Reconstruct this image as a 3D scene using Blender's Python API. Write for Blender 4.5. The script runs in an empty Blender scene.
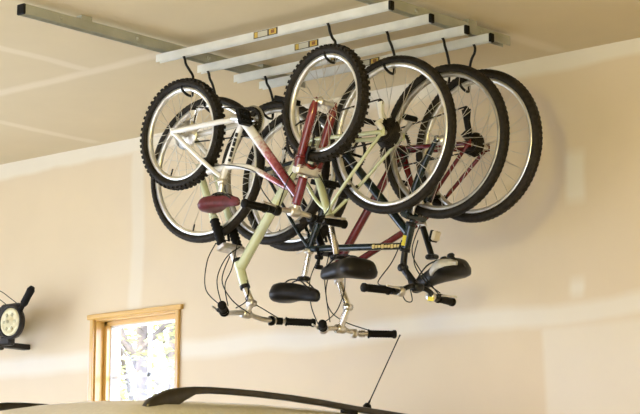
import bpy, math, random
from mathutils import Vector, Matrix
random.seed(7)
S = bpy.context.scene
COL = S.collection
PI = math.pi

# ---------------------------------------------------------------- camera, world, sun, daylight, exposure
cam = bpy.data.cameras.new('camera')
cam.sensor_width = 36.0
cam.lens = 2100.0 * 36.0 / 640.0
cam.clip_end = 300
camo = bpy.data.objects.new('camera', cam)
COL.objects.link(camo)
yaw, pitch, roll = math.radians(41.609), math.radians(10.270), math.radians(0.1986)
fwd = Vector((-math.sin(yaw) * math.cos(pitch), math.cos(yaw) * math.cos(pitch), math.sin(pitch)))
rt = Vector((math.cos(yaw), math.sin(yaw), 0))
up = rt.cross(fwd)
r2 = rt * math.cos(roll) + up * math.sin(roll)
u2 = -rt * math.sin(roll) + up * math.cos(roll)
m = Matrix((r2, u2, -fwd)).transposed().to_4x4()
m.translation = Vector((0, 0, 1.05))
camo.matrix_world = m
S.camera = camo

w = bpy.data.worlds.new('world')
S.world = w
w.use_nodes = True
nt = w.node_tree
bg = nt.nodes['Background']
bg.inputs['Color'].default_value = (0.58, 0.66, 1.0, 1)
bg.inputs['Strength'].default_value = 17.0

def light(name, kind, loc, direction, energy, color, size=None, size_y=None):
    l = bpy.data.lights.new(name, kind)
    l.energy = energy
    l.color = color
    if kind == 'AREA':
        l.shape = 'RECTANGLE'; l.size = size; l.size_y = size_y
    if kind == 'SUN':
        l.angle = size
    o = bpy.data.objects.new(name, l)
    COL.objects.link(o)
    o.location = loc
    o.rotation_euler = Vector(direction).to_track_quat('-Z', 'Y').to_euler()
    return o
light('sun', 'SUN', (0, -10, 20), (-0.02, 0.75, -0.65), 11.0, (1.0, 0.93, 0.8), size=0.01)
# daylight coming in through the big open door in the left wall
light('door_daylight', 'AREA', (-11.35, 3.2, 1.45), (1, 0.22, 0.10), 150, (0.70, 0.90, 1.08), 4.6, 2.3)
S.view_settings.view_transform = 'Standard'
S.view_settings.look = 'None'
S.view_settings.gamma = 1
S.view_settings.exposure = -0.18
S.view_settings.use_curve_mapping = False

# ---------------------------------------------------------------- materials
def mat(name, col, rough=0.5, metal=0.0, coat=0.0, spec=0.5):
    mt = bpy.data.materials.new(name)
    mt.use_nodes = True
    b = mt.node_tree.nodes['Principled BSDF']
    b.inputs['Base Color'].default_value = (*col, 1)
    b.inputs['Roughness'].default_value = rough
    b.inputs['Metallic'].default_value = metal
    b.inputs['Coat Weight'].default_value = coat
    b.inputs['Specular IOR Level'].default_value = spec
    return mt
def N(mt): return mt.node_tree.nodes, mt.node_tree.links, mt.node_tree.nodes['Principled BSDF']
def noisy(mt, c1, c2, scale=20, bump=0.0, detail=3, lo=0.35, hi=0.65):
    n, l, b = N(mt)
    tc = n.new('ShaderNodeTexCoord'); t = n.new('ShaderNodeTexNoise'); r = n.new('ShaderNodeValToRGB')
    t.inputs['Scale'].default_value = scale; t.inputs['Detail'].default_value = detail
    r.color_ramp.elements[0].color = (*c1, 1); r.color_ramp.elements[1].color = (*c2, 1)
    r.color_ramp.elements[0].position = lo; r.color_ramp.elements[1].position = hi
    l.new(tc.outputs['Object'], t.inputs['Vector']); l.new(t.outputs['Fac'], r.inputs['Fac']); l.new(r.outputs['Color'], b.inputs['Base Color'])
    if bump:
        bp = n.new('ShaderNodeBump'); bp.inputs['Strength'].default_value = bump; bp.inputs['Distance'].default_value = 0.01
        l.new(t.outputs['Fac'], bp.inputs['Height']); l.new(bp.outputs['Normal'], b.inputs['Normal'])
    return mt
M = {}
M['tyre'] = noisy(mat('tyre rubber', (0.008, 0.007, 0.005), 0.65, spec=.2), (0.010, 0.0078, 0.005), (0.022, 0.017, 0.011), 60)
M['tyre_brown'] = noisy(mat('worn tyre rubber', (0.02, 0.016, 0.012), 0.65, spec=.2), (0.013, 0.0095, 0.006), (0.026, 0.020, 0.012), 60)
M['black'] = mat('black plastic', (0.005, 0.0045, 0.004), 0.5, spec=.16)
M['blackmetal'] = mat('black painted metal', (0.006, 0.006, 0.006), 0.35, 0.0, 0.1, .25)
M['vinyl'] = noisy(mat('black vinyl coating', (0.012, 0.011, 0.011), 0.45, spec=.25), (0.004, 0.004, 0.003), (0.008, 0.007, 0.006), 30)
M['rubbergrip'] = mat('grip rubber', (0.006, 0.005, 0.004), 0.65, spec=.15)
M['chrome'] = noisy(mat('chromed steel', (0.75, 0.74, 0.70), 0.22, 1.0), (0.62, 0.60, 0.55), (0.82, 0.80, 0.76), 18)
M['alu'] = noisy(mat('brushed aluminium', (0.72, 0.70, 0.66), 0.34, 1.0), (0.62, 0.60, 0.56), (0.80, 0.78, 0.73), 25)
M['rim_bright'] = noisy(mat('bright aluminium rim', (0.82, 0.81, 0.77), 0.30, 0.8), (0.74, 0.73, 0.69), (0.88, 0.87, 0.83), 25)
M['rim_grey'] = noisy(mat('grey rim', (0.50, 0.47, 0.41), 0.42, 0.7), (0.30, 0.28, 0.24), (0.46, 0.43, 0.37), 25)
M['spoke'] = mat('spoke steel', (0.62, 0.58, 0.50), 0.35, 0.8)
M['darksteel'] = noisy(mat('oily dark steel', (0.07, 0.06, 0.05), 0.45, 0.5, 0, .3), (0.012, 0.010, 0.008), (0.035, 0.028, 0.02), 60)
M['whitepaint'] = mat('white gloss paint', (0.80, 0.78, 0.74), 0.25, 0, 0.6)
M['green'] = noisy(mat('pale green gloss paint', (0.55, 0.60, 0.33), 0.25, 0.15, 0.7), (0.60, 0.64, 0.39), (0.66, 0.70, 0.45), 8)
M['olive'] = noisy(mat('olive green gloss paint', (0.30, 0.32, 0.12), 0.25, 0.15, 0.7), (0.34, 0.36, 0.15), (0.40, 0.42, 0.19), 8)
M['teal'] = noisy(mat('dark teal gloss paint', (0.010, 0.028, 0.032), 0.25, 0, 0.35, .3), (0.003, 0.010, 0.012), (0.006, 0.016, 0.018), 10)
M['red'] = noisy(mat('deep red gloss paint', (0.26, 0.010, 0.012), 0.25, 0.1, 0.7), (0.11, 0.005, 0.008), (0.16, 0.008, 0.012), 8)
M['maroon'] = noisy(mat('maroon vinyl', (0.11, 0.016, 0.024), 0.42), (0.09, 0.012, 0.018), (0.15, 0.022, 0.032), 40)
M['saddle'] = noisy(mat('black saddle vinyl', (0.01, 0.009, 0.008), 0.42, spec=.25), (0.005, 0.004, 0.003), (0.010, 0.008, 0.006), 40)
M['greyvinyl'] = noisy(mat('grey saddle panel', (0.42, 0.41, 0.38), 0.5), (0.50, 0.49, 0.47), (0.62, 0.61, 0.58), 40)
M['gold'] = mat('gold decal', (0.60, 0.45, 0.14), 0.4)
M['yellow'] = mat('yellow tag', (0.75, 0.62, 0.03), 0.5)
M['amber'] = mat('pale reflector', (0.70, 0.62, 0.48), 0.2, 0, 0.5)
M['redreflector'] = mat('dark red reflector', (0.20, 0.01, 0.01), 0.2, 0, 0.5)
M['pine'] = None
def two_tone():
    mt = mat('white fading to red gloss paint', (0.8, 0.8, 0.8), 0.22, 0.05, 0.8)
    n, l, b = N(mt)
    tc = n.new('ShaderNodeTexCoord'); sp = n.new('ShaderNodeSeparateXYZ'); no = n.new('ShaderNodeTexNoise')
    no.inputs['Scale'].default_value = 55; no.inputs['Detail'].default_value = 3
    a = n.new('ShaderNodeMath'); a.operation = 'MULTIPLY'; a.inputs[1].default_value = 0.16
    s = n.new('ShaderNodeMath'); s.operation = 'ADD'
    r = n.new('ShaderNodeMapRange'); r.inputs['From Min'].default_value = FADE[0]; r.inputs['From Max'].default_value = FADE[1]
    cr = n.new('ShaderNodeValToRGB')
    e = cr.color_ramp.elements
    e[0].position = 0.0; e[0].color = (0.78, 0.76, 0.73, 1); e[1].position = 1.0; e[1].color = (0.14, 0.006, 0.015, 1)
    x = e.new(0.55); x.color = (0.38, 0.09, 0.11, 1)
    l.new(tc.outputs['Object'], sp.inputs[0]); l.new(tc.outputs['Object'], no.inputs['Vector'])
    l.new(no.outputs['Fac'], a.inputs[0]); l.new(sp.outputs['X'], s.inputs[0]); l.new(a.outputs[0], s.inputs[1])
    l.new(s.outputs[0], r.inputs['Value']); l.new(r.outputs[0], cr.inputs['Fac']); l.new(cr.outputs['Color'], b.inputs['Base Color'])
    return mt
FADE = (0.17, 0.33)

def drywall(name, c_paint, c_band, bands):
    """painted drywall with pale bands: taped and filled seams, and a patch with painted-in light; bands = (axis, centre, halfwidth, soft, amount, other_axis, lo, hi)"""
    mt = mat(name, c_paint, 0.85)
    n, l, b = N(mt)
    b.inputs['Specular IOR Level'].default_value = 0.15
    tc = n.new('ShaderNodeTexCoord'); sp = n.new('ShaderNodeSeparateXYZ'); l.new(tc.outputs['Object'], sp.inputs[0])
    no = n.new('ShaderNodeTexNoise'); no.inputs['Scale'].default_value = 1.6; no.inputs['Detail'].default_value = 4
    l.new(tc.outputs['Object'], no.inputs['Vector'])
    def math_(op, a, bb=None, clamp=False):
        q = n.new('ShaderNodeMath'); q.operation = op; q.use_clamp = clamp
        for i, v in enumerate((a, bb)):
            if v is None: continue
            if isinstance(v, (int, float)): q.inputs[i].default_value = v
            else: l.new(v, q.inputs[i])
        return q.outputs[0]
    wob = math_('MULTIPLY', math_('SUBTRACT', no.outputs['Fac'], 0.5), 0.10)
    acc = None
    for ax, c, hw, soft, amt, ox, lo, hi in bands:
        d = math_('ABSOLUTE', math_('ADD', math_('SUBTRACT', sp.outputs[ax], c), wob))
        k = math_('SUBTRACT', 1.0, math_('DIVIDE', math_('SUBTRACT', d, hw), soft), True)
        f1 = math_('DIVIDE', math_('SUBTRACT', sp.outputs[ox], lo), 0.06, True)
        f2 = math_('DIVIDE', math_('SUBTRACT', hi, sp.outputs[ox]), 0.06, True)
        k = math_('MULTIPLY', math_('MULTIPLY', k, amt), math_('MULTIPLY', f1, f2), True)
        acc = k if acc is None else math_('MAXIMUM', acc, k)
    mx = n.new('ShaderNodeMix'); mx.data_type = 'RGBA'
    mx.inputs['A'].default_value = (*c_paint, 1); mx.inputs['B'].default_value = (*c_band, 1)
    l.new(acc, mx.inputs['Factor'])
    # faint roller mottling
    n2 = n.new('ShaderNodeTexNoise'); n2.inputs['Scale'].default_value = 3.5; n2.inputs['Detail'].default_value = 5
    l.new(tc.outputs['Object'], n2.inputs['Vector'])
    mr = n.new('ShaderNodeMapRange'); mr.inputs['To Min'].default_value = 0.95; mr.inputs['To Max'].default_value = 1.05
    l.new(n2.outputs['Fac'], mr.inputs['Value'])
    vm = n.new('ShaderNodeVectorMath'); vm.operation = 'SCALE'
    l.new(mx.outputs['Result'], vm.inputs[0]); l.new(mr.outputs[0], vm.inputs['Scale']); l.new(vm.outputs[0], b.inputs['Base Color'])
    n3 = n.new('ShaderNodeTexNoise'); n3.inputs['Scale'].default_value = 120
    l.new(tc.outputs['Object'], n3.inputs['Vector'])
    bp = n.new('ShaderNodeBump'); bp.inputs['Strength'].default_value = 0.05; bp.inputs['Distance'].default_value = 0.004
    l.new(n3.outputs['Fac'], bp.inputs['Height']); l.new(bp.outputs['Normal'], b.inputs['Normal'])
    return mt

def wood(name, c1, c2, axis='Z'):
    mt = mat(name, c1, 0.4, 0, 0.25)
    n, l, b = N(mt)
    tc = n.new('ShaderNodeTexCoord'); mp = n.new('ShaderNodeMapping'); t = n.new('ShaderNodeTexNoise'); r = n.new('ShaderNodeValToRGB')
    sc = {'Z': (40, 40, 2.5), 'X': (2.5, 40, 40), 'Y': (40, 2.5, 40)}[axis]
    mp.inputs['Scale'].default_value = sc
    t.inputs['Scale'].default_value = 1.0; t.inputs['Detail'].default_value = 4
    r.color_ramp.elements[0].color = (*c1, 1); r.color_ramp.elements[1].color = (*c2, 1)
    r.color_ramp.elements[0].position = 0.35; r.color_ramp.elements[1].position = 0.7
    l.new(tc.outputs['Object'], mp.inputs[0]); l.new(mp.outputs[0], t.inputs['Vector']); l.new(t.outputs['Fac'], r.inputs['Fac']); l.new(r.outputs['Color'], b.inputs['Base Color'])
    return mt

# ---------------------------------------------------------------- mesh helpers
class MB:
    def __init__(s): s.v = []; s.f = []; s.sm = []
    def add(s, verts, faces, smooth=False):
        k = len(s.v); s.v += [tuple(p) for p in verts]
        s.f += [tuple(i + k for i in f) for f in faces]; s.sm += [smooth] * len(faces); return s
    def box(s, c, d, rot=None, bevel=0.0):
        h = [x / 2 for x in d]
        R = rot or Matrix.Identity(3)
        if bevel <= 0:
            vs = [(sx * h[0], sy * h[1], sz * h[2]) for sx in (-1, 1) for sy in (-1, 1) for sz in (-1, 1)]
            vs = [Vector(c) + R @ Vector(p) for p in vs]
            return s.add(vs, [(0, 1, 3, 2), (4, 6, 7, 5), (0, 4, 5, 1), (2, 3, 7, 6), (0, 2, 6, 4), (1, 5, 7, 3)])
        b = min(bevel, min(h) * 0.95)
        rings = []
        for zz, ins in ((-h[2], b), (-h[2] + b, 0), (h[2] - b, 0), (h[2], b)):
            x, y = h[0] - ins, h[1] - ins
            bb = b if ins == 0 else b * 0.6
            rings.append([(-x + bb, -y, zz), (x - bb, -y, zz), (x, -y + bb, zz), (x, y - bb, zz), (x - bb, y, zz), (-x + bb, y, zz), (-x, y - bb, zz), (-x, -y + bb, zz)])
        vs = [Vector(c) + R @ Vector(p) for r in rings for p in r]
        fs = [tuple(range(7, -1, -1)), tuple(range(24, 32))]
        for i in range(3):
            for j in range(8):
                a = i * 8 + j; q = i * 8 + (j + 1) % 8
                fs.append((a, q, q + 8, a + 8))
        return s.add(vs, fs)
    def tube(s, pts, r, seg=10, caps=True, flat=None, smooth=True):
        P = [Vector(p) for p in pts]; n = len(P)
        R = r if isinstance(r, (list, tuple)) else [r] * n
        T = []
        for i in range(n):
            a = P[max(i - 1, 0)]; b = P[min(i + 1, n - 1)]
            T.append((b - a).normalized())
        ref = Vector((0, 1, 0)) if abs(T[0].y) < 0.9 else Vector((1, 0, 0))
        u = (ref - T[0] * ref.dot(T[0])).normalized()
        vs = []
        for i in range(n):
            u = (u - T[i] * u.dot(T[i])).normalized()
            v = T[i].cross(u)
            for k in range(seg):
                a = 2 * PI * k / seg
                fu = flat if flat else 1.0
                vs.append(P[i] + u * math.cos(a) * R[i] * fu + v * math.sin(a) * R[i])
        fs = []
        for i in range(n - 1):
            for k in range(seg):
                a = i * seg + k; b = i * seg + (k + 1) % seg
                fs.append((a, b, b + seg, a + seg))
        s.add(vs, fs, smooth)
        if caps:
            s.add(vs[:seg], [tuple(range(seg - 1, -1, -1))]); s.add(vs[-seg:], [tuple(range(seg))])
        return s
    def lathe(s, prof, c=(0, 0, 0), axis=(0, 1, 0), seg=32, closed=False, smooth=True):
        """prof: (radius, along axis)"""
        ax = Vector(axis).normalized()
        ref = Vector((1, 0, 0)) if abs(ax.x) < 0.9 else Vector((0, 0, 1))
        u = (ref - ax * ref.dot(ax)).normalized(); v = ax.cross(u); c = Vector(c)
        m = len(prof); vs = []
        for k in range(seg):
            a = 2 * PI * k / seg
            d = u * math.cos(a) + v * math.sin(a)
            for r, h in prof: vs.append(c + d * r + ax * h)
        fs = []
        mm = m if closed else m - 1
        for k in range(seg):
            for j in range(mm):
                a = k * m + j; b = k * m + (j + 1) % m
                a2 = ((k + 1) % seg) * m + j; b2 = ((k + 1) % seg) * m + (j + 1) % m
                fs.append((a, b, b2, a2))
        return s.add(vs, fs, smooth)
    def build(s, name, material, parent=None, off=(0, 0, 0), xf=None):
        me = bpy.data.meshes.new(name)
        o_ = Vector(off)
        me.from_pydata([tuple(Vector(p) - o_) for p in s.v], [], s.f)
        me.materials.append(material)
        for p, q in zip(me.polygons, s.sm): p.use_smooth = q
        me.update()
        o = bpy.data.objects.new(name, me)
        COL.objects.link(o)
        if parent is not None: o.parent = parent
        if xf is not None: o.matrix_local = xf
        return o
def spline(pts, k=6):
    P = [Vector(p) for p in pts]; out = []
    for i in range(len(P) - 1):
        p0 = P[max(i - 1, 0)]; p1 = P[i]; p2 = P[i + 1]; p3 = P[min(i + 2, len(P) - 1)]
        for j in range(k):
            t = j / k
            out.append(0.5 * ((2 * p1) + (p2 - p0) * t + (2 * p0 - 5 * p1 + 4 * p2 - p3) * t * t + (3 * p1 - p0 - 3 * p2 + p3) * t ** 3))
    out.append(P[-1]); return out
def tag(o, label, cat, group=None):
    o['label'] = label; o['category'] = cat
    if group: o['group'] = group
    return o
def empty(name, loc, label, cat, group=None):
    o = bpy.data.objects.new(name, None); o.empty_display_size = 0.1
    COL.objects.link(o); o.location = loc
    return tag(o, label, cat, group)
def struct(o): o['kind'] = 'structure'; return o

# ---------------------------------------------------------------- room
WY = 7.82; CZ = 3.495; XL = -11.2; XR = 1.8; YF = -1.4
WX0, WX1, WZ0, WZ1 = -8.613, -7.956, 1.58, 2.513   # window hole
wallbands = [(2, CZ - 0.02, 0.045, 0.03, 0.85, 0, -20, 5), (0, -8.283, 0.035, 0.03, 0.55, 2, 2.5, 4), (0, -5.385, 0.035, 0.035, 0.75, 2, 2.76, 3.05),
             (0, -5.375, 0.022, 0.03, 0.8, 2, 2.32, 2.46), (2, 2.285, 0.025, 0.045, 0.8, 0, -20, 5), (0, -2.6, 0.04, 0.04, 0.6, 2, 0, 4),
             (0, -4.0, 1.56, 0.03, 0.62, 2, -1, 2.26), (2, 1.07, 0.03, 0.06, 0.9, 0, -20, 5)]  # wide band: paler lower sheet at right, with the light there painted in
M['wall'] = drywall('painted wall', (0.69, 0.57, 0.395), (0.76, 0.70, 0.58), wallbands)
ceilbands = [(1, 6.63, 0.02, 0.04, 0.6, 0, -12, 2), (0, -7.36, 0.02, 0.03, 0.5, 1, 5.4, 6.65), (0, -8.575, 0.02, 0.03, 0.5, 1, 6.65, 7.8), (0, -5.43, 0.02, 0.04, 0.5, 1, 6.65, 7.82),
             (1, 5.41, 0.02, 0.05, 0.35, 0, -12, 2), (0, -6.14, 0.02, 0.04, 0.25, 1, 6.65, 7.82)]
M['ceiling'] = drywall('painted ceiling', (0.66, 0.55, 0.355), (0.80, 0.70, 0.54), ceilbands)
M['concrete'] = noisy(mat('concrete floor', (0.5, 0.48, 0.44), 0.6), (0.42, 0.40, 0.36), (0.56, 0.53, 0.48), 2.0, 0.1, 6)
def slab(name, a, b, material):
    mb = MB(); c = [(a[i] + b[i]) / 2 for i in range(3)]; d = [b[i] - a[i] for i in range(3)]
    mb.box(c, d); return struct(mb.build(name, material))
slab('floor', (XL - .2, YF - .2, -0.1), (XR + .2, WY + .2, 0), M['concrete'])
slab('ceiling', (XL - .2, YF - .2, CZ), (XR + .2, WY + .2, CZ + .15), M['ceiling'])
mb = MB(); T = 0.2
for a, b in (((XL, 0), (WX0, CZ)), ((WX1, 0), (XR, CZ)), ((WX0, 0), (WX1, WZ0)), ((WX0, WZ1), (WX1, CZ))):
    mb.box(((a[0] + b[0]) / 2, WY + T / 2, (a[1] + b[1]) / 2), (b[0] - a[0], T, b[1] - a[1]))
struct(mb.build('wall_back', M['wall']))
mb = MB()
for a, b in (((YF, 0), (0.6, CZ)), ((5.8, 0), (WY, CZ)), ((0.6, 2.75), (5.8, CZ))):
    mb.box((XL - .1, (a[0] + b[0]) / 2, (a[1] + b[1]) / 2), (.2, b[0] - a[0], b[1] - a[1]))
struct(mb.build('wall_left', M['wall']))
slab('wall_right', (XR, YF, 0), (XR + .2, WY, CZ), M['wall'])
mb = MB()
for a, b in (((XL, 0), (-6.5, CZ)), ((-1.3, 0), (XR, CZ)), ((-6.5, 2.45), (-1.3, CZ))):
    mb.box(((a[0] + b[0]) / 2, YF - .1, (a[1] + b[1]) / 2), (b[0] - a[0], .2, b[1] - a[1]))
struct(mb.build('wall_front', M['wall']))
slab('ground', (-60, -40, -0.35), (60, 60, -0.12), noisy(mat('grass and gravel', (0.2, 0.2, 0.1), 0.9), (0.30, 0.30, 0.20), (0.40, 0.38, 0.30), 0.6))

# window: pine casing and jamb, white sash, glass with grille
pineV = wood('pine upright', (0.58, 0.33, 0.075), (0.70, 0.44, 0.12), 'Z')
pineH = wood('pine crosswise', (0.58, 0.33, 0.075), (0.70, 0.44, 0.12), 'X')
M['vinylwhite'] = mat('white window frame', (0.78, 0.80, 0.82), 0.4)
CW = 0.028
mb = MB()
mb.box((WX0 - CW / 2 + .006, WY - .009, (WZ0 + WZ1) / 2), (CW, .018, WZ1 - WZ0 + .02), bevel=.003)
mb.box((WX1 + CW / 2 - .006, WY - .009, (WZ0 + WZ1) / 2), (CW, .018, WZ1 - WZ0 + .02), bevel=.003)
mb.box((WX0 + .008, WY + .045, (WZ0 + WZ1) / 2), (.016, .09, WZ1 - WZ0))
mb.box((WX1 - .008, WY + .045, (WZ0 + WZ1) / 2), (.016, .09, WZ1 - WZ0))
mb.box((WX0 + .030, WY + .072, (WZ0 + WZ1) / 2), (.022, .03, WZ1 - WZ0))
mb.box((WX1 - .030, WY + .072, (WZ0 + WZ1) / 2), (.022, .03, WZ1 - WZ0))
struct(mb.build('window_1', pineV))
WIN = bpy.data.objects['window_1']
mb = MB()
mb.box(((WX0 + WX1) / 2, WY - .011, WZ1 + CW / 2 - .008), (WX1 - WX0 + 2 * CW + .03, .022, CW), bevel=.004)
mb.box(((WX0 + WX1) / 2, WY - .02, WZ0 - .012), (WX1 - WX0 + 2 * CW + .05, .05, .024), bevel=.004)
mb.box(((WX0 + WX1) / 2, WY + .045, WZ1 - .008), (WX1 - WX0 - .034, .09, .016))
mb.box(((WX0 + WX1) / 2, WY + .072, WZ1 - .028), (WX1 - WX0 - .034, .03, .022))
mb.box(((WX0 + WX1) / 2, WY + .045, WZ0 + .008), (WX1 - WX0 - .034, .09, .016))
mb.build('casing', pineH, WIN)
gx0, gx1, gz0, gz1 = WX0 + .016, WX1 - .016, WZ0 + .016, WZ1 - .016
gy = WY + .105
mb = MB(); fw_ = .034
mb.box((gx0 + fw_ / 2, gy, (gz0 + gz1) / 2), (fw_, .04, gz1 - gz0), bevel=.004)
mb.box((gx1 - fw_ / 2, gy, (gz0 + gz1) / 2), (fw_, .04, gz1 - gz0), bevel=.004)
mb.box(((gx0 + gx1) / 2, gy, gz1 - fw_ / 2), (gx1 - gx0 - 2 * fw_, .04, fw_), bevel=.004)
mb.box(((gx0 + gx1) / 2, gy, gz0 + fw_ / 2), (gx1 - gx0 - 2 * fw_, .04, fw_), bevel=.004)
mb.build('window_frame', M['vinylwhite'], WIN)
mb = MB()
mb.box((-8.2734, gy - .004, (gz0 + gz1) / 2), (.020, .010, gz1 - gz0 - 2 * fw_))
for zz in (2.1880, 1.8880): mb.box(((gx0 + gx1) / 2, gy - .004, zz), (gx1 - gx0 - 2 * fw_, .010, .020))
mb.build('grille', M['vinylwhite'], WIN)
gl = bpy.data.materials.new('window glass'); gl.use_nodes = True
n, l = gl.node_tree.nodes, gl.node_tree.links
for x in list(n): n.remove(x)
o_ = n.new('ShaderNodeOutputMaterial'); mx = n.new('ShaderNodeMixShader'); tr = n.new('ShaderNodeBsdfTransparent'); gs = n.new('ShaderNodeBsdfGlossy')
gs.inputs['Roughness'].default_value = 0.02; mx.inputs[0].default_value = 0.015
l.new(tr.outputs[0], mx.inputs[1]); l.new(gs.outputs[0], mx.inputs[2]); l.new(mx.outputs[0], o_.inputs[0])
mb = MB(); mb.box(((gx0 + gx1) / 2, gy + .006, (gz0 + gz1) / 2), (gx1 - gx0 - 2 * fw_ + .01, .004, gz1 - gz0 - 2 * fw_ + .01))
mb.build('glass', gl, WIN)

# ---------------------------------------------------------------- trees outside the window
leafm = noisy(mat('pale green leaves', (0.3, 0.4, 0.12), 0.6), (0.17, 0.21, 0.06), (0.40, 0.41, 0.19), 3.0)
bark = noisy(mat('tree bark', (0.4, 0.35, 0.28), 0.9), (0.10, 0.08, 0.06), (0.16, 0.13, 0.10), 12)
n, l, b = N(leafm)
tl = n.new('ShaderNodeBsdfTranslucent'); tl.inputs['Color'].default_value = (0.42, 0.44, 0.16, 1); ms = n.new('ShaderNodeMixShader'); ms.inputs[0].default_value = 0.5
ou = n['Material Output']; l.new(b.outputs[0], ms.inputs[1]); l.new(tl.outputs[0], ms.inputs[2]); l.new(ms.outputs[0], ou.inputs['Surface'])
def tree(x, y, h, r, label, seed):
    rd = random.Random(seed)
    root = empty('tree', (x, y, -0.12), label, 'tree', 'trees outside the window')
    mb = MB(); mb.tube([(0, 0, 0), (0.05, 0, h * .35), (-0.05, .05, h * .7)], [.10, .07, .04], 10)
    for k in range(9):
        a = rd.uniform(0, 2 * PI); z0 = h * rd.uniform(.3, .6)
        mb.tube([(0, 0, z0), (math.cos(a) * r * .4, math.sin(a) * r * .4, z0 + h * .12), (math.cos(a) * r * .8, math.sin(a) * r * .8, z0 + h * .2)], [.03, .02, .01], 6)
    mb.build('trunk', bark, root)
    mb = MB()
    cl = []
    for k in range(230):
        a = rd.uniform(0, 2 * PI); ph = rd.uniform(-1, 1); q = rd.uniform(.35, 1) ** .5
        cl.append(Vector((math.cos(a) * r * q * math.sqrt(1 - ph * ph), math.sin(a) * r * q * math.sqrt(1 - ph * ph), h * .55 + ph * h * .42 * q)))
    for c in cl:
        for j in range(60):
            p = c + Vector((rd.gauss(0, .32), rd.gauss(0, .32), rd.gauss(0, .28)))
            sz = rd.uniform(.03, .065)
            e = Matrix.Rotation(rd.uniform(0, 6.3), 3, 'Z') @ Matrix.Rotation(rd.uniform(-1.2, 1.2), 3, 'X')
            vs = [p + e @ Vector(v) for v in ((-sz, 0, 0), (0, -sz * .55, .01), (sz, 0, 0), (0, sz * .55, .01))]
            mb.add(vs, [(0, 1, 2, 3)])
    mb.build('foliage', leafm, root)
tree(-13.7, 13.0, 5.9, 1.75, 'pale leafy tree right outside the window, seen through the left panes', 1)
tree(-17.6, 17.2, 7.0, 2.3, 'leafy tree standing behind the other one, seen through the right panes', 2)

# ---------------------------------------------------------------- hanging rack
ZR = 3.395
YB = [6.4495, 6.7151, 6.9581, 7.1335]
galv = noisy(mat('white painted steel rail', (0.72, 0.72, 0.68), 0.35, 0.3), (0.66, 0.66, 0.62), (0.76, 0.76, 0.72), 12)
galvc = noisy(mat('grey painted steel rail', (0.42, 0.42, 0.36), 0.45, 0.2), (0.38, 0.38, 0.33), (0.46, 0.46, 0.40), 12)
stick = mat('yellow label', (0.50, 0.34, 0.06), 0.5)
stickb = mat('label border', (0.04, 0.03, 0.02), 0.5)
stickg = mat('grey label field', (0.46, 0.43, 0.34), 0.5)
sticko = mat('orange label picture', (0.20, 0.08, 0.02), 0.5)
rack = empty('ceiling_bike_rack', (-6.0, 6.8, ZR), 'white steel ceiling rack of four long rails hung under two grey cross rails', 'bike rack')
RO = Vector((-6.0, 6.8, ZR))
XL4, XR4 = -6.717, -5.345
def channel(mb, p0, p1, wd, ht):
    """square tube with a slot along its underside"""
    p0 = Vector(p0); p1 = Vector(p1); d = (p1 - p0).normalized(); sd = Vector((0, 0, 1)).cross(d)
    pr_ = [(-wd / 2, 0), (-wd / 2, ht), (wd / 2, ht), (wd / 2, 0), (wd * .455, 0), (wd * .455, ht - .004), (-wd * .455, ht - .004), (-wd * .455, 0)]
    vs = [p + sd * a + Vector((0, 0, b)) for p in (p0, p1) for a, b in pr_]
    k = len(pr_)
    mb.add(vs, [tuple(range(k - 1, -1, -1)), tuple(range(k, 2 * k))] + [(i, (i + 1) % k, (i + 1) % k + k, i + k) for i in range(k)])
for i, yb in enumerate(YB):
    mb = MB(); channel(mb, (XL4, yb, ZR), (XR4, yb, ZR), .026, .036)
    r = mb.build('rail', galv, rack, RO)
    mb = MB(); mb.box((XR4 + .006, yb, ZR + .017), (.014, .028, .039), bevel=.003)
    mb.build('end_cap', M['black'], r, (0, 0, 0)).location = -RO
    yy = yb - .0135
    xa, xb = -6.105, -5.965
    for nm, x0, x1, z0, z1, mt_, e in (('label', xa, xb, .003, .033, stickb, .0005), ('label_field', xa + .006, xa + .024, .006, .030, stick, .001), ('label_field', xa + .026, xa + .082, .006, .030, stickg, .001),
                                ('label_field', xa + .092, xb - .006, .006, .030, stick, .001), ('label_picture', xa + .104, xb - .016, .011, .026, sticko, .0015)):
        mb = MB(); mb.box(((x0 + x1) / 2, yy - e, ZR + (z0 + z1) / 2), (x1 - x0, e * 2 + .001, z1 - z0))
        mb.build(nm, mt_, r, (0, 0, 0)).location = -RO
for xc, ya, yb in ((-6.655, 5.592, 7.36), (-5.425, 5.592, 7.36)):
    mb = MB(); channel(mb, (xc, ya, ZR + .036), (xc, yb, ZR + .036), .042, .044)
    r = mb.build('cross_rail', galvc, rack, RO)
    mb = MB(); mb.box((xc, ya - .006, ZR + .058), (.046, .014, .046), bevel=.003)
    mb.build('end_cap', M['black'], r, (0, 0, 0)).location = -RO
    for k in range(4):
        mb = MB(); yy = ya + .2 + k * .45
        mb.lathe([(0, -.004), (.008, -.003), (.009, 0), (.009, .004)], (xc + .024, yy, ZR + .058), (-1, 0, 0), 10)
        mb.build('bolt', galvc, r, (0, 0, 0)).location = -RO
    # mounting brackets up to the ceiling
    for yy in (ya + .35, ya + 1.5):
        mb = MB(); mb.box((xc, yy, ZR + .088), (.034, .06, .024)); mb.build('mounting_bracket', galvc, r, (0, 0, 0)).location = -RO

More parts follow.
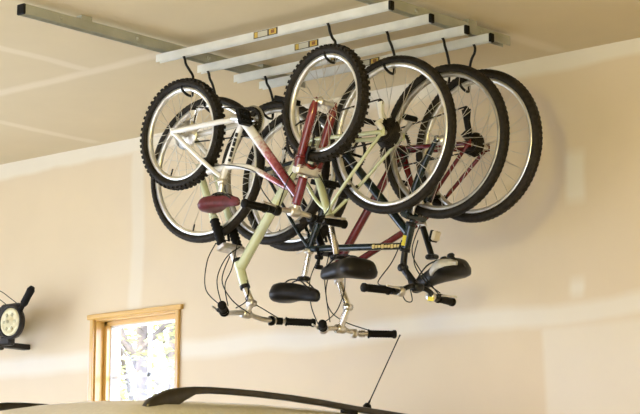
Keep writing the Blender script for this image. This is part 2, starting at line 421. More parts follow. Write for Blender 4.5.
HOOKL = ['leftmost black hook, holding the rear wheel of the white and red bicycle', 'black hook over the front wheel of the white and red bicycle',
         'black hook holding the front wheel of the pale green bicycle', 'black hook over the rear wheel of the pale green bicycle',
         'black hook holding the rear wheel of the dark teal bicycle', 'black hook over the front wheel of the dark teal bicycle',
         'black hook holding the front wheel of the dark red bicycle, mostly hidden', 'rightmost black hook, over the rear wheel of the dark red bicycle']
def hook(i, xt, xb_, y, ztyre, zrim, tw):
    """S-bent vinyl coated hook: rail -> down behind the tyre -> under the rim -> tip in front"""
    zb = ZR
    lean = xt - xb_; hy = tw / 2 + .009
    pts = [(xt - .01, y, zb + .008), (xt, y, zb - .012), (xt - lean * .12, y + .002, zb - .035), (xt - lean * .6 - hy * .4, y + hy * .5, zb - .060), (xb_ - hy * .8, y + hy + .002, ztyre + .012),
           (xb_ - hy * .85, y + hy + .003, ztyre - .03), (xb_ - hy * .8, y + hy, zrim - .002), (xb_ - hy * .6, y + hy * .5, zrim - .014), (xb_ - .016, y - hy * .4, zrim - .013), (xb_ - .020, y - hy - .001, zrim + .004), (xb_ - .024, y - hy - .003, zrim + .022)]
    base = Vector((xt, y, zb))
    o = MB().tube(spline(pts, 5), .0060, 8).build('storage_hook', M['vinyl'], None, base)
    o.location = base
    tag(o, HOOKL[i], 'hook', 'bicycle hooks under the ceiling rack')

# ---------------------------------------------------------------- added ceiling lamp, out of view, warming the ceiling and upper right wall
LP = Vector((-3.3, 3.6, CZ))
lamp = empty('added_pendant_lamp', LP, 'added bulb pendant on a black cord, out of view, to light the ceiling and upper right wall', 'lamp')
MB().lathe([(0, 0), (.055, 0), (.058, -.012), (.04, -.026), (0, -.03)], LP, (0, 0, 1), 28).build('ceiling_rose', M['whitepaint'], lamp, LP)
MB().tube([LP + Vector((0, 0, -.02)), LP + Vector((0, 0, -.60))], .004, 8).build('cord', M['black'], lamp, LP)
MB().lathe([(0, -.59), (.018, -.595), (.024, -.63), (.024, -.66), (0, -.66)], LP, (0, 0, 1), 20).build('lampholder', M['whitepaint'], lamp, LP)
bm_ = bpy.data.materials.new('lit bulb glass'); bm_.use_nodes = True
e_ = bm_.node_tree.nodes['Principled BSDF']; e_.inputs['Emission Color'].default_value = (1, .74, .42, 1); e_.inputs['Emission Strength'].default_value = 12; e_.inputs['Base Color'].default_value = (.9, .85, .75, 1)
MB().lathe([(0, -.655), (.014, -.66), (.018, -.68), (.031, -.700), (.034, -.718), (.026, -.740), (0, -.752)], LP, (0, 0, 1), 24).build('bulb', bm_, lamp, LP)
pl = bpy.data.lights.new('added_bulb_light', 'POINT'); pl.energy = 175; pl.color = (1.0, 0.86, 0.24); pl.shadow_soft_size = .16
po = bpy.data.objects.new('added_bulb_light', pl); COL.objects.link(po); po.location = LP + Vector((0, 0, -.93))

# ---------------------------------------------------------------- bicycles
spoke_cache = {}
def wheel(root, RO, hub, R, tw, tr, rimmat, tyremat, knob, rear, drive, xf=None, nsp=28, rimd=.0155, cass=1.0, cassm=None):
    """wheel part at the hub; children tyre, hub, spokes, cassette"""
    hubv = Vector(hub) - RO
    rr = R - tr            # outer radius of the rim
    prof = [(rr - rimd, -.005), (rr - rimd + .004, -.011), (rr + .004, -.0125), (rr + .004, -.0095), (rr - .004, -.008), (rr - .004, .008), (rr + .004, .0095), (rr + .004, .0125), (rr - rimd + .004, .011), (rr - rimd, .005)]
    w_ = MB().lathe(prof, seg=72, closed=True).build('wheel', rimmat, root)
    mt = (xf @ Matrix.Translation(hubv)) if xf is not None else Matrix.Translation(hubv)
    w_.matrix_local = mt
    mb = MB()
    c = R - tr / 2 - (.0025 if knob else 0); a_ = tr / 2 - (.002 if knob else 0)
    pf = []
    for k in range(14):
        t = 2 * PI * k / 14
        pf.append((c + a_ * math.cos(t), tw / 2 * math.sin(t)))
    mb.lathe(pf, seg=96, closed=True)
    if knob:
        nk = knob
        for k in range(nk):
            for j, (yy, sc) in enumerate(((-tw * .35, 1), (0, .8), (tw * .35, 1))):
                a = 2 * PI * (k + (0.5 if j == 1 else 0)) / nk
                rk = R - .0058 - (.006 if j != 1 else 0)
                rot = Matrix.Rotation(-a, 3, 'Y')
                cc = rot @ Vector((rk, yy, 0))
                mb.box(cc, (.0095, tw * .26, 2 * PI * R / nk * .5), rot)
    else:
        for k in range(90):
            for sgn in (-1, 1):
                a = 2 * PI * (k + (.5 if sgn > 0 else 0)) / 90
                rot = Matrix.Rotation(-a, 3, 'Y')
                mb.box(rot @ Vector((R - .0035, sgn * tw * .16, 0)), (.004, tw * .2, .011), rot)
    mb.build('tyre', tyremat, w_)
    mb = MB()
    mb.lathe([(0, -.058), (.006, -.058), (.006, -.042), (.012, -.040), (.020, -.034), (.022, -.030), (.012, -.024), (.011, .024), (.022, .030), (.020, .034), (.012, .040), (.006, .042), (.006, .058), (0, .058)], seg=20)
    mb.lathe([(0, -.064), (.011, -.064), (.013, -.056), (0, -.055)], seg=12); mb.lathe([(0, .064), (.011, .064), (.013, .056), (0, .055)], seg=12)
    mb.build('hub', M['alu'], w_)
    key = (round(R, 4), round(tr, 4))
    if key not in spoke_cache:
        d = {}
        for sd in (-1, 1):
            for ln in (-1, 1):
                a0 = ln * .85
                p0 = Vector((math.cos(a0) * .021, sd * .031, math.sin(a0) * .021)); p1 = Vector((rr - rimd + .002, 0, 0))
                tmp = MB().tube([p0, p1], .0013, 5, False)
                me = bpy.data.meshes.new('spoke'); me.from_pydata([tuple(v) for v in tmp.v], [], tmp.f); me.materials.append(M['spoke']); d[(sd, ln)] = me
        spoke_cache[key] = d
    d = spoke_cache[key]
    for k in range(nsp):
        me = d[(-1 if k % 2 else 1, -1 if (k // 2) % 2 else 1)]
        o = bpy.data.objects.new('spoke', me); COL.objects.link(o); o.parent = w_; o.rotation_euler = (0, 2 * PI * (k + .3) / nsp, 0)
    mb = MB().tube([(rr - rimd, 0, 0), (rr - rimd - .032, 0, 0)], .0035, 6)
    v = mb.build('valve_stem', M['black'], w_); v.rotation_euler = (0, 2.2 + hub[0], 0)
    if rear:
        mb = MB()
        prof = [(.012, .022)]
        for k, rk in enumerate((.050, .045, .040, .035, .031, .027)):
            y0 = .024 + k * .0036
            prof += [(rk, y0), (rk, y0 + .002), (rk - .006, y0 + .0021)]
        prof += [(.012, .046)]
        mb.lathe([(r_ * (cass if r_ > .013 else 1), y_ * drive) for r_, y_ in prof], seg=26)
        mb.build('cassette', cassm or M['darksteel'], w_)
    return w_

def saddle(root, RO, rearp, nosep, W, th, material, label=None, panel=None, cut=0.0):
    """bike-up is world -Z.  rearp/nosep: (x,z) on the seat axis"""
    a = Vector((rearp[0], 0, rearp[1])); b = Vector((nosep[0], 0, nosep[1])); d = (b - a); L = d.length; d.normalize()
    dn = Vector((d.z, 0, -d.x));
    if dn.z > 0: dn = -dn          # towards the sitting surface (down in the room)
    st = [(-.022, .02, .04), (-.016, .18, .3), (-.006, .36, .52), (.03, .66, .84), (.10, .92, 1.0), (.20, 1.0, 1.05), (.32, .86, 1.0), (.45, .58, .92), (.58, .38, .84), (.72, .28, .78), (.86, .235, .72), (.95, .19, .62), (1.0, .11, .38), (1.01, .03, .1)]
    mb = MB(); seg = 16; vs = []
    for t, wf, hf in st:
        c = a + d * (L * t)
        sag = -.012 * math.sin(PI * t)      # slight dip of the seat
        for k in range(seg):
            ang = 2 * PI * k / seg
            cy, cz = math.cos(ang), math.sin(ang)
            yy = W / 2 * wf * math.copysign(abs(cy) ** .7, cy)
            if cz > 0: zz = th * .45 * hf * cz ** .8
            else: zz = th * .55 * hf * -(abs(cz) ** .55)
            if cz < 0: yy *= .88
            vs.append(c + Vector((0, yy, 0)) + dn * (zz + sag))
    fs = []
    n_ = len(st)
    for i in range(n_ - 1):
        for k in range(seg):
            p = i * seg + k; q = i * seg + (k + 1) % seg
            fs.append((p, q, q + seg, p + seg))
    fs += [tuple(range(seg)), tuple(range((n_ - 1) * seg, n_ * seg))[::-1]]
    mb.add(vs, fs, True)
    s_ = mb.build('saddle', material, root, RO + Vector((0, 0, 0)))
    if label: s_['label'] = label
    # rails under the seat
    for sg in (-1, 1):
        p0 = a + d * (L * .18) - dn * (th * .45); p1 = a + d * (L * .35) - dn * (th * .78); p2 = a + d * (L * .6) - dn * (th * .78); p3 = a + d * (L * .85) - dn * (th * .3)
        o = MB().tube(spline([p + Vector((0, sg * .021, 0)) for p in (p0, p1, p2, p3)], 4), .0035, 6).build('saddle_rail', M['darksteel'], s_, RO)
    if panel:
        # padded rear-side panel of another colour, following the seat edge
        mb = MB(); vs = []
        row = []
        for t, wf, hf in ((-.004, .40, .58), (.04, .70, .86), (.12, .96, 1), (.22, 1.03, 1.05), (.33, .90, 1.0), (.46, .62, .9)):
            c = a + d * (L * t)
            y_ = W / 2 * wf
            vs += [c + Vector((0, -y_ * .90, 0)) - dn * (th * .42 * hf), c + Vector((0, -y_ * 1.06, 0)) - dn * (th * .22 * hf), c + Vector((0, -y_ * 1.06, 0)) + dn * (th * .02 * hf), c + Vector((0, -y_ * .85, 0)) + dn * (th * .04 * hf), c + Vector((0, -y_ * .80, 0)) - dn * (th * .38 * hf)]
        fs = []
        for i in range(5):
            for k in range(5):
                p = i * 5 + k; q = i * 5 + (k + 1) % 5
                fs.append((p, q, q + 5, p + 5))
        fs += [(0, 1, 2, 3, 4), (29, 28, 27, 26, 25)]
        mb.add(vs, fs, True)
        mb.build('side_panel', panel, s_, RO)
        for k in range(3):
            c = a + d * (L * (.1 + .14 * k)) - dn * (th * .62)
            MB().lathe([(0, -.012), (.014, -.012), (.018, -.004), (.014, .004), (.018, .010), (0, .012)], c + Vector((0, -.03, 0)), tuple(dn), 10).build('spring', M['blackmetal'], s_, RO)
    return s_

def rot_about(p, axis, ang):
    p = Vector(p)
    return Matrix.Translation(p) @ Matrix.Rotation(ang, 4, Vector(axis)) @ Matrix.Translation(-p)

def P3(xz, y=0.0): return Vector((xz[0], y, xz[1]))
def mixp(a, b, t): return (a[0] + (b[0] - a[0]) * t, a[1] + (b[1] - a[1]) * t)

def bicycle(D):
    y0 = D['Y']; fw = D['fw']; drive = 1 if fw > 0 else -1     # +1: drive side towards the wall
    k = D.get('k', 1.0)
    origin = Vector((D['bb'][0], y0, min(D['clamp'][1], D['nose'][1]) - .05))
    root = empty('bicycle', origin, D['label'], 'bicycle', 'bicycles hanging upside down from the ceiling rack')
    RO = Vector((origin.x, 0, origin.z))
    fm = D['frame']
    q = lambda xz, y=0.0: Vector((xz[0], y, xz[1]))
    # ---- frame
    mb = MB()
    for pts, r in D['tubes']:
        pp = [q(p) for p in pts]
        if len(pp) > 2: pp = spline(pp, 6)
        rr = r if not isinstance(r, tuple) else [r[0] + (r[1] - r[0]) * i / (len(pp) - 1) for i in range(len(pp))]
        mb.tube(pp, rr, 14)
    mb.tube([q(D['ht0']), q(D['ht1'])], D.get('htr', .019) * k ** .5, 14)
    rh = q(D['rear'])
    hw = .066 * k ** .3
    for sg in (-1, 1):
        bbp = q(D['bb'], sg * .022); sc = q(D['sc'], sg * .014)
        dr = rh + Vector((0, sg * hw, 0))
        # chain stay and seat stay with a bend round the tyre
        m1 = bbp.lerp(dr, .30) + Vector((0, sg * .014, 0))
        mb.tube(spline([bbp, m1, dr], 5), D.get('stay', .0095), 10)
        m2 = sc.lerp(dr, .28) + Vector((0, sg * .012, 0))
        mb.tube(spline([sc, m2, dr], 5), D.get('stay', .0095) * .85, 10)
        mb.box(dr, (.03, .006, .035), bevel=.002)
    mb.lathe([(0, -.034), (.019, -.034), (.021, -.03), (.021, .03), (.019, .034), (0, .034)], q(D['bb']), (0, 1, 0), 18)
    fr = mb.build('frame', fm, root, RO)
    if D.get('frame_label'): fr['label'] = D['frame_label']
    # ---- steering assembly
    ax = (q(D['ht1']) - q(D['ht0'])).normalized()
    xf = rot_about(q(D['ht0']) - RO, ax, D.get('steer', 0.0))
    mb = MB()
    fh = q(D['front']); cr = q(D['crown']); fmt = D['fork']
    lw = D.get('legw', .052)
    legs_r = D.get('legr', .013)
    for sg in (-1, 1):
        axl = fh + Vector((0, sg * .060 * k ** .3, 0)); top = cr + Vector((0, sg * lw, 0))
        if D.get('boots'):
            t = D['boots']
            mid = axl.lerp(top, t)
            mb.tube([axl, axl.lerp(mid, .12), axl.lerp(mid, .3), mid], [legs_r * .6, legs_r * .95, legs_r, legs_r], 12)
            mb.lathe([(0, 0), (legs_r * 1.15, 0), (legs_r * 1.15, .012), (0, .012)], mid, tuple((axl - mid).normalized()), 12)
        else:
            bend = axl.lerp(top, .4) + Vector((-fw * .014, 0, 0))
            mb.tube(spline([axl, bend, top], 6), [legs_r * .62 + (legs_r * .5) * min(1, i / 8) for i in range(13)], 12)
        mb.box(axl, (.022, .007, .03), bevel=.002)
    if D.get('boots') or D.get('arch'):
        tt = D.get('boots', .62) - .02
        a0 = (fh + Vector((0, -.060, 0))).lerp(cr + Vector((0, -lw, 0)), tt); a1 = (fh + Vector((0, .060, 0))).lerp(cr + Vector((0, lw, 0)), tt)
        mid = (a0 + a1) / 2 - Vector((fh - cr).normalized()) * .05 + Vector((fw * .03, 0, 0))
        mb.tube(spline([a0, a0.lerp(mid, .55) + Vector((0, -.008, 0)), mid, a1.lerp(mid, .55) + Vector((0, .008, 0)), a1], 4), .007, 8)
    fo = mb.build('fork', fmt, root, RO, xf)
    mb = MB()
    rotc = Matrix.Rotation(math.atan2(-(cr - fh).x, (cr - fh).z) * -1, 3, 'Y')
    mb.box(cr, (.055 * k, lw * 2 + .035, .030 * D.get('crh', 1)), rotc, bevel=.008)
    mb.tube([cr, q(D['ht1'])], .013, 12)
    mb.build('fork_crown', D['crownm'], fo, RO)
    if D.get('boots'):
        for sg in (-1, 1):
            axl = fh + Vector((0, sg * .060, 0)); top = cr + Vector((0, sg * lw, 0)); mid = axl.lerp(top, D['boots'])
            L = (top - mid).length; d = (top - mid).normalized()
            prof = [(legs_r * .9, 0)]
            nb = 7
            for j in range(nb):
                prof += [(legs_r * 1.32, L * (j + .35) / nb * .92), (legs_r * 1.02, L * (j + .85) / nb * .92)]
            prof += [(legs_r * .9, L * .94)]
            b_ = MB().lathe(prof, mid, tuple(d), 14).build(D.get('bootname', 'fork_boot'), D.get('bootm', M['rubbergrip']), fo, RO)
    # head set cups
    for p in ('ht0', 'ht1'):
        h_ = MB().lathe([(.012, -.009), (.023 * k ** .5, -.008), (.023 * k ** .5, .008), (.012, .009)], q(D[p]), tuple(ax), 16).build('headset', D.get('headsetm', M['alu']), root, RO)
    # stem
    sp_ = [q(D['ht1'])] + [q(p) for p in D.get('stemv', [])] + [q(D['clamp'])]
    mb = MB().tube(sp_, [.0145] + [.0165] * (len(sp_) - 1), 12)
    cv = q(D['clamp'])
    mb.lathe([(0, -.024), (.020, -.024), (.021, -.018), (.021, .018), (.020, .024), (0, .024)], cv, (0, 1, 0), 14)
    for p in sp_[1:-1]: mb.lathe([(0, -.018), (.017, -.018), (.017, .018), (0, .018)], p, (0, 1, 0), 12)
    mb.build('stem', D['stemm'], root, RO, xf)
    # handlebar, rise is towards bike-up (world -z)
    W, sw, rise = D['bar']; sf = D.get('sf', .5)
    hb = MB(); path = []
    half = [(0, 0, 0), (0, .035, 0), (.006 * fw, .075, -rise * .35), (-sw * .08 * fw, .12, -rise * .95), (-sw * sf * fw, W * .62, -rise), (-sw * fw, W, -rise)]
    L_ = [(x, -y, z) for x, y, z in half[::-1]] + half[1:]
    path = spline([cv + Vector(p) for p in L_], 6)
    h_ = hb.tube(path, .0112, 12).build('handlebar', D['barm'], root, RO, xf)
    for sg in (-1, 1):
        e = cv + Vector((-sw * fw, sg * W, -rise)); i_ = cv + Vector((-sw * sf * fw, sg * W * .62, -rise))
        d = (e - i_).normalized(); gl_ = D.get('grip', .125)
        s0 = e - d * gl_
        prof = [(.011, 0), (.021, .001), (.021, .006), (.0165, .009)]
        for j in range(8): prof += [(.0175, .014 + j * (gl_ - .03) / 8), (.0158, .019 + j * (gl_ - .03) / 8)]
        prof += [(.017, gl_ - .010), (.020, gl_ - .006), (.0195, gl_ + .004), (.014, gl_ + .008), (0, gl_ + .009)]
        MB().lathe(prof, s0, tuple(d), 16).build('grip', M['rubbergrip'], h_, RO)
        # brake lever: clamp body, blade swept along the grip
        c0 = s0 - d * .028
        bl = MB(); bl.tube([c0 - d * .014, c0 + d * .014], .017, 12)
        fv = Vector((fw, 0, .15)).normalized()
        bl.tube([c0, c0 + fv * .03, c0 + fv * .036 + d * .01], [.011, .011, .008], 8)
        bl.build('brake_clamp', D.get('clampm', M['black']), h_, RO)
        ll = D.get('lever', .10)
        MB().tube(spline([c0 + fv * .034, c0 + fv * .046 + d * .02, c0 + fv * .050 + d * ll * .6, c0 + fv * .062 + d * ll], 4), [.0055] * 6 + [.005] * 7, 8, flat=.7).build('brake_lever', D.get('leverm', M['alu']), h_, RO)
        # gear shifter drum inboard
        c1 = c0 - d * .036
        MB().lathe([(.011, -.014), (.021, -.013), (.023, 0), (.019, .013), (.011, .014)], c1, tuple(d), 14).build('gear_shifter', D.get('shiftm', M['black']), h_, RO)
    # ---- seat post and saddle
    pt = q(D['post1']); ps = q(D['sc'])
    mb = MB().tube([ps.lerp(pt, -.05), pt], D.get('postr', .0135), 12)
    mb.build('seatpost', D['postm'], root, RO)
    mb = MB().box(pt, (.05, .045, .022), bevel=.006); mb.lathe([(0, -.03), (.009, -.03), (.009, .03), (0, .03)], pt, (0, 1, 0), 10)
    mb.build('saddle_clamp', M['blackmetal'], root, RO)
    dps = (pt - ps).normalized()
    mb = MB().lathe([(.013, -.012), (.021, -.011), (.021, .011), (.013, .012)], ps + dps * .02, tuple(dps), 14)
    mb.tube([ps + dps * .02 + Vector((0, -.02, 0)), ps + dps * .02 + Vector((-.005, -.034, 0)), ps + dps * .03 + Vector((-.04 * fw, -.036, 0))], .004, 6)
    mb.build('seat_clamp', M['alu'], root, RO)
    saddle(root, RO, D['tail'], D['nose'], D['sw'], D['sth'], D['sm'], D.get('slabel'), D.get('panel'))
    # ---- wheels
    wheel(root, RO, q(D['rear']), D['R'], D['tw'], D['tr'], D['rimr'], D['tyr'], D.get('knob'), True, drive, cass=D.get('cass', 1.0), cassm=D.get('cassm'))
    wheel(root, RO, q(D['front']), D['R'], D['tw'], D['tr'], D['rimf'], D['tyf'], D.get('knobf', D.get('knob')), False, drive, xf)
    # ---- crankset
    bb = q(D['bb']); ry = drive * .048; cl = .165 * k
    cr_r = D.get('ring', .085)
    mb = MB()
    mb.lathe([(cr_r - .014, -.002), (cr_r, -.0015), (cr_r, .0015), (cr_r - .014, .002)], bb + Vector((0, ry, 0)), (0, 1, 0), 44, closed=True)
    for j in range(5):
        a = D['crank'] + 2 * PI * j / 5
        rot = Matrix.Rotation(-a, 3, 'Y')
        mb.box(bb + Vector((0, ry, 0)) + rot @ Vector((cr_r * .5, 0, 0)), (cr_r - .01, .005, .012), rot)
    for j in range(44):
        a = 2 * PI * j / 44; rot = Matrix.Rotation(-a, 3, 'Y')
        mb.box(bb + Vector((0, ry, 0)) + rot @ Vector((cr_r + .002, 0, 0)), (.006, .0025, .005), rot)
    cs = mb.build('chainring', D.get('ringm', M['darksteel']), root, RO)
    if D.get('guard'):
        g = cr_r + .012
        MB().lathe([(g - .018, -.002), (g, -.002), (g, .002), (g - .018, .002)], bb + Vector((0, ry + drive * .008, 0)), (0, 1, 0), 48, closed=True).build('chain_guard', D['guard'], root, RO)
    for sg in (-1, 1):
        a = D['crank'] + (PI if sg > 0 else 0)       # near crank angle; far one opposite
        dv = Vector((math.cos(a), 0, math.sin(a)))
        c0 = bb + Vector((0, sg * .058, 0)); c1 = c0 + dv * cl + Vector((0, sg * .012, 0))
        mb = MB().tube([c0 - dv * .014, c0, c0.lerp(c1, .5), c1, c1 + dv * .012], [.011, .016, .011, .012, .009], 10, flat=.6)
        mb.tube([bb, c0], .009, 10)
        ca = mb.build('crank_arm', D.get('crankm', M['alu']), root, RO)
        pc = c1 + Vector((0, sg * .058, 0))
        pa = D.get('pedala', .3)
        rot = Matrix.Rotation(pa, 3, 'Y')
        mb = MB().tube([c1, pc + Vector((0, sg * .04, 0))], .007, 8)
        for s2 in (-1, 1):
            mb.box(pc + rot @ Vector((s2 * .038 * k, 0, 0)), (.012, .085 * k, .024), rot, bevel=.003)
            mb.box(pc + rot @ Vector((0, s2 * .038 * k, 0)), (.08 * k, .010, .024), rot, bevel=.003)
            mb.box(pc + rot @ Vector((0, s2 * .014 * k, 0)), (.07 * k, .008, .018), rot)
        mb.box(pc, (.022, .06 * k, .022), rot, bevel=.004)
        mb.build('pedal', M['black'], ca, RO)
    # ---- chain and derailleur on the drive side (derailleur stands above the hub: the bike is upside down)
    cy = drive * .045; hb_ = q(D['rear'])
    dirc = (bb - hb_).normalized()
    j1 = hb_ + Vector((fw * .012, 0, .052)); j2 = hb_ + Vector((-fw * .004, 0, D.get('derl', .108))) + Vector((fw * D.get('der', .03), 0, 0))
    rc = .032
    def arc(c, r, a0, a1, n=10): return [c + Vector((math.cos(a0 + (a1 - a0) * i / n) * r, 0, math.sin(a0 + (a1 - a0) * i / n) * r)) for i in range(n + 1)]
    side = fw
    if fw > 0:   # bb to the right of hub
        loop = arc(hb_, rc, 1.9, 1.5 * PI, 8) + arc(bb, cr_r, -PI / 2, PI / 2, 12)
    else:
        loop = arc(hb_, rc, PI - 1.9, -PI / 2, 8) + arc(bb, cr_r, -PI / 2, -1.5 * PI, 12)
    loop += [j2 + Vector((0, 0, .013)), j2 + Vector((-fw * .013, 0, 0)), j2 + Vector((0, 0, -.013)), j1 + Vector((fw * .013, 0, 0)), j1 + Vector((0, 0, -.012))]
    loop.append(loop[0])
    loop = [p + Vector((0, cy, 0)) for p in loop]
    MB().tube(loop, .0036, 6, False).build('chain', M['darksteel'], root, RO)
    mb = MB()
    dy = Vector((0, cy + drive * .008, 0)); dy2 = Vector((0, cy - drive * .006, 0))
    for yv in (dy, dy2):
        mb.tube([j1 + yv, j1.lerp(j2, .5) + yv + Vector((fw * .004, 0, 0)), j2 + yv], [D.get('derr', .013) * .6, D.get('derr', .013) * .6, D.get('derr', .013)], 10, flat=.15)
    body = hb_ + Vector((0, drive * .062, .012))
    mb.tube([body, body + Vector((fw * .018, drive * .012, .028)), j1 + dy + Vector((0, drive * .006, 0))], [.012, .015, .013], 10)
    de = mb.build('rear_derailleur', D.get('derm', M['alu']), root, RO)
    for jj in (j1, j2):
        MB().lathe([(0, -.004), (.013, -.004), (.014, 0), (.013, .004), (0, .004)], jj + Vector((0, cy, 0)), (0, 1, 0), 12).build('jockey_wheel', M['black'], de, RO)
    # ---- rim brakes
    def vbrake(p, inward, name, x_=None):
        """p: point on the stays or legs by the rim, inward: unit vector away from the hub"""
        mb = MB()
        for sg in (-1, 1):
            a0 = p + Vector((0, sg * .036, 0)); a1 = p + inward * .075 + Vector((0, sg * .030, 0))
            mb.tube([a0, a0.lerp(a1, .5) + Vector((0, sg * .006, 0)), a1], [.008, .0065, .006], 8)
            mb.box(p + inward * .015 + Vector((0, sg * .024, 0)), (.055, .012, .014), bevel=.003)
        mb.tube([p + inward * .075 + Vector((0, -.03, 0)), p + inward * .075 + Vector((0, .03, 0))], .0025, 6)
        return mb.build(name, D.get('brakem', M['blackmetal']), root, RO, x_)
    ra = (q(D['sc']) - hb_); ran = ra.normalized()
    vbrake(hb_ + ran * (D['R'] - D['tr'] - .012) + Vector((0, 0, 0)) , ran, 'rear_brake')
    ca_ = (cr - fh).normalized()
    vbrake(fh + ca_ * (D['R'] - D['tr'] - .012) + Vector((fw * .02, 0, 0)), ca_, 'front_brake', xf)
    # ---- cables
    for c in D.get('cables', []):
        MB().tube(spline([Vector((p[0], p[1], p[2])) for p in c], 7), .0026, 6).build('cable', M['blackmetal'], root, RO)
    for f_ in D.get('extra', []): f_(root, RO, fr)
    return root

# ---- first bicycle: small, knobby tyres, white fading to red
def b1_extra(root, RO, fr):
    # dark lettering blocks up the seat tube and a little badge on the head tube
    a = Vector((-6.1982, -.0165, 2.9913)); b = Vector((-6.2446, -.0165, 2.8686))
    for i, (t, L) in enumerate(((.05, .018), (.22, .013), (.36, .020), (.55, .016), (.72, .022), (.92, .012))):
        rot = Matrix.Rotation(math.atan2(-(b - a).z, (b - a).x), 3, 'Y')
        o = MB().box(a.lerp(b, t), (L, .004, .014), rot).build('decal_letter', M['blackmetal'], fr); o.data.transform(Matrix.Translation(-RO))
FADE_M = two_tone()
bicycle(dict(Y=6.4495, fw=1, k=.80, label='small white bicycle fading to red, knobby tyres and maroon saddle, hanging nearest the camera',
    bb=(-6.1779, 3.0507), sc=(-6.2953, 2.8129), rear=(-6.5525, 3.041), front=(-5.700, 3.0535), ht0=(-5.8244, 2.7443), ht1=(-5.8607, 2.6458), crown=(-5.8020, 2.7801), clamp=(-5.8747, 2.6088),
    tubes=[([(-6.1718, 3.0454), (-5.8524, 2.6748)], .0215), ([(-6.1779, 3.0507), (-6.2953, 2.8129), (-6.3039, 2.7784)], .0150), ([(-6.3878, 2.8471), (-6.3326, 2.8534), (-6.2414, 2.8527), (-6.1332, 2.8319), (-6.0264, 2.7787), (-5.9214, 2.7220), (-5.8411, 2.6949)], .0135)],
    htr=.024, stay=.0125, frame=FADE_M, frame_label='frame white at the rear fading to red at the head', steer=.10,
    fork=M['red'], boots=.84, bootm=M['red'], bootname='fork_leg', crh=1.6, legr=.0195, legw=.052, crownm=M['alu'], stemm=M['alu'], bar=(.285, -.01, .01), barm=M['alu'], grip=.12,
    post1=(-6.3121, 2.7261), postm=M['alu'], tail=(-6.4034, 2.6880), nose=(-6.1969, 2.6902), sw=.15, sth=.062, sm=M['maroon'], slabel='maroon saddle',
    R=.255, tw=.052, tr=.046, rimr=M['rim_bright'], rimf=M['rim_bright'], tyr=M['tyre'], tyf=M['tyre'], knob=58,
    cass=1.35, cassm=M['alu'], derl=.112, derr=.024, pedala=1.25, crank=-.22, ring=.062, guard=M['rim_grey'], derm=M['chrome'], leverm=M['alu'], headsetm=M['red'],
    cables=[[(-5.8188, -0.1600, 2.5974), (-5.8408, -0.1000, 2.6847), (-5.8531, -0.0500, 2.7534), (-5.7979, -0.0300, 2.8179)], [(-5.8724, 0.1500, 2.5856), (-5.7780, 0.1200, 2.6440), (-5.7706, 0.0600, 2.7421), (-5.8120, 0.0300, 2.8075)],
            [(-5.8300, -0.1600, 2.5945), (-5.9764, -0.0900, 2.7029), (-6.0843, -0.0200, 2.8049), (-6.2584, -0.0200, 2.8585), (-6.3868, -0.0200, 2.8619)]],
    extra=[b1_extra]))

# ---- second bicycle: pale green step-through with a thick down tube, front wheel on the left
bicycle(dict(Y=6.7151, fw=-1, label='pale green bicycle with thick down tube, black fork boots and silver stem',
    bb=(-6.0358, 2.9761), sc=(-5.9117, 2.6404), rear=(-5.5567, 2.942), front=(-6.6569, 2.9334), ht0=(-6.4545, 2.4891), ht1=(-6.4095, 2.3673), crown=(-6.4989, 2.5482), stemv=[(-6.3687, 2.2919)], clamp=(-6.4017, 2.2454),
    tubes=[([(-6.0358, 2.9761), (-6.1713, 2.7916), (-6.4355, 2.4600)], (.0215, .0235)), ([(-6.0358, 2.9761), (-5.9030, 2.6087)], .0175), ([(-5.9117, 2.6492), (-5.9874, 2.7111), (-6.0823, 2.8477)], .008)],
    htr=.0225, frame=M['green'], steer=-.06,
    fork=M['green'], boots=.66, legr=.0175, legw=.056, crownm=M['alu'], stemm=M['alu'], headsetm=M['blackmetal'], sf=.3, bar=(.315, .135, .012), barm=M['alu'], grip=.13,
    post1=(-5.8652, 2.4475), postm=M['chrome'], tail=(-5.6908, 2.3740), nose=(-5.9510, 2.3775), sw=.21, sth=.088, sm=M['saddle'],
    R=.341, tw=.042, tr=.036, rimr=M['rim_bright'], rimf=M['rim_bright'], tyr=M['tyre'], tyf=M['tyre_brown'],
    crank=1.62, ring=.085, cass=1.35, derl=.137, derr=.019, derm=M['whitepaint'], ringm=M['darksteel'],
    cables=[[(-6.3243, -0.2200, 2.2435), (-6.4753, -0.1800, 2.3404), (-6.5308, -0.1200, 2.4780), (-6.5153, -0.0800, 2.5673)], [(-6.3366, -0.2200, 2.2533), (-6.4180, -0.1700, 2.3807), (-6.4518, -0.0800, 2.4929), (-6.4237, -0.0200, 2.5470)],
            [(-6.3197, -0.2000, 2.2539), (-6.3783, -0.1600, 2.3559), (-6.3947, -0.1000, 2.4400), (-6.4174, -0.0400, 2.5755)], [(-6.3677, -0.0100, 2.2416), (-6.3732, -0.1200, 2.2932), (-6.3970, -0.1600, 2.3799), (-6.4466, -0.0600, 2.5038)],
            [(-6.3558, 0.1600, 2.2394), (-6.4043, 0.0800, 2.2896), (-6.3740, -0.0300, 2.3026), (-6.3561, -0.0300, 2.3368), (-6.3748, -0.0240, 2.3929)], [(-6.3098, -0.1600, 2.2483), (-6.3583, -0.0400, 2.3002), (-6.3684, -0.0240, 2.3744)]]))

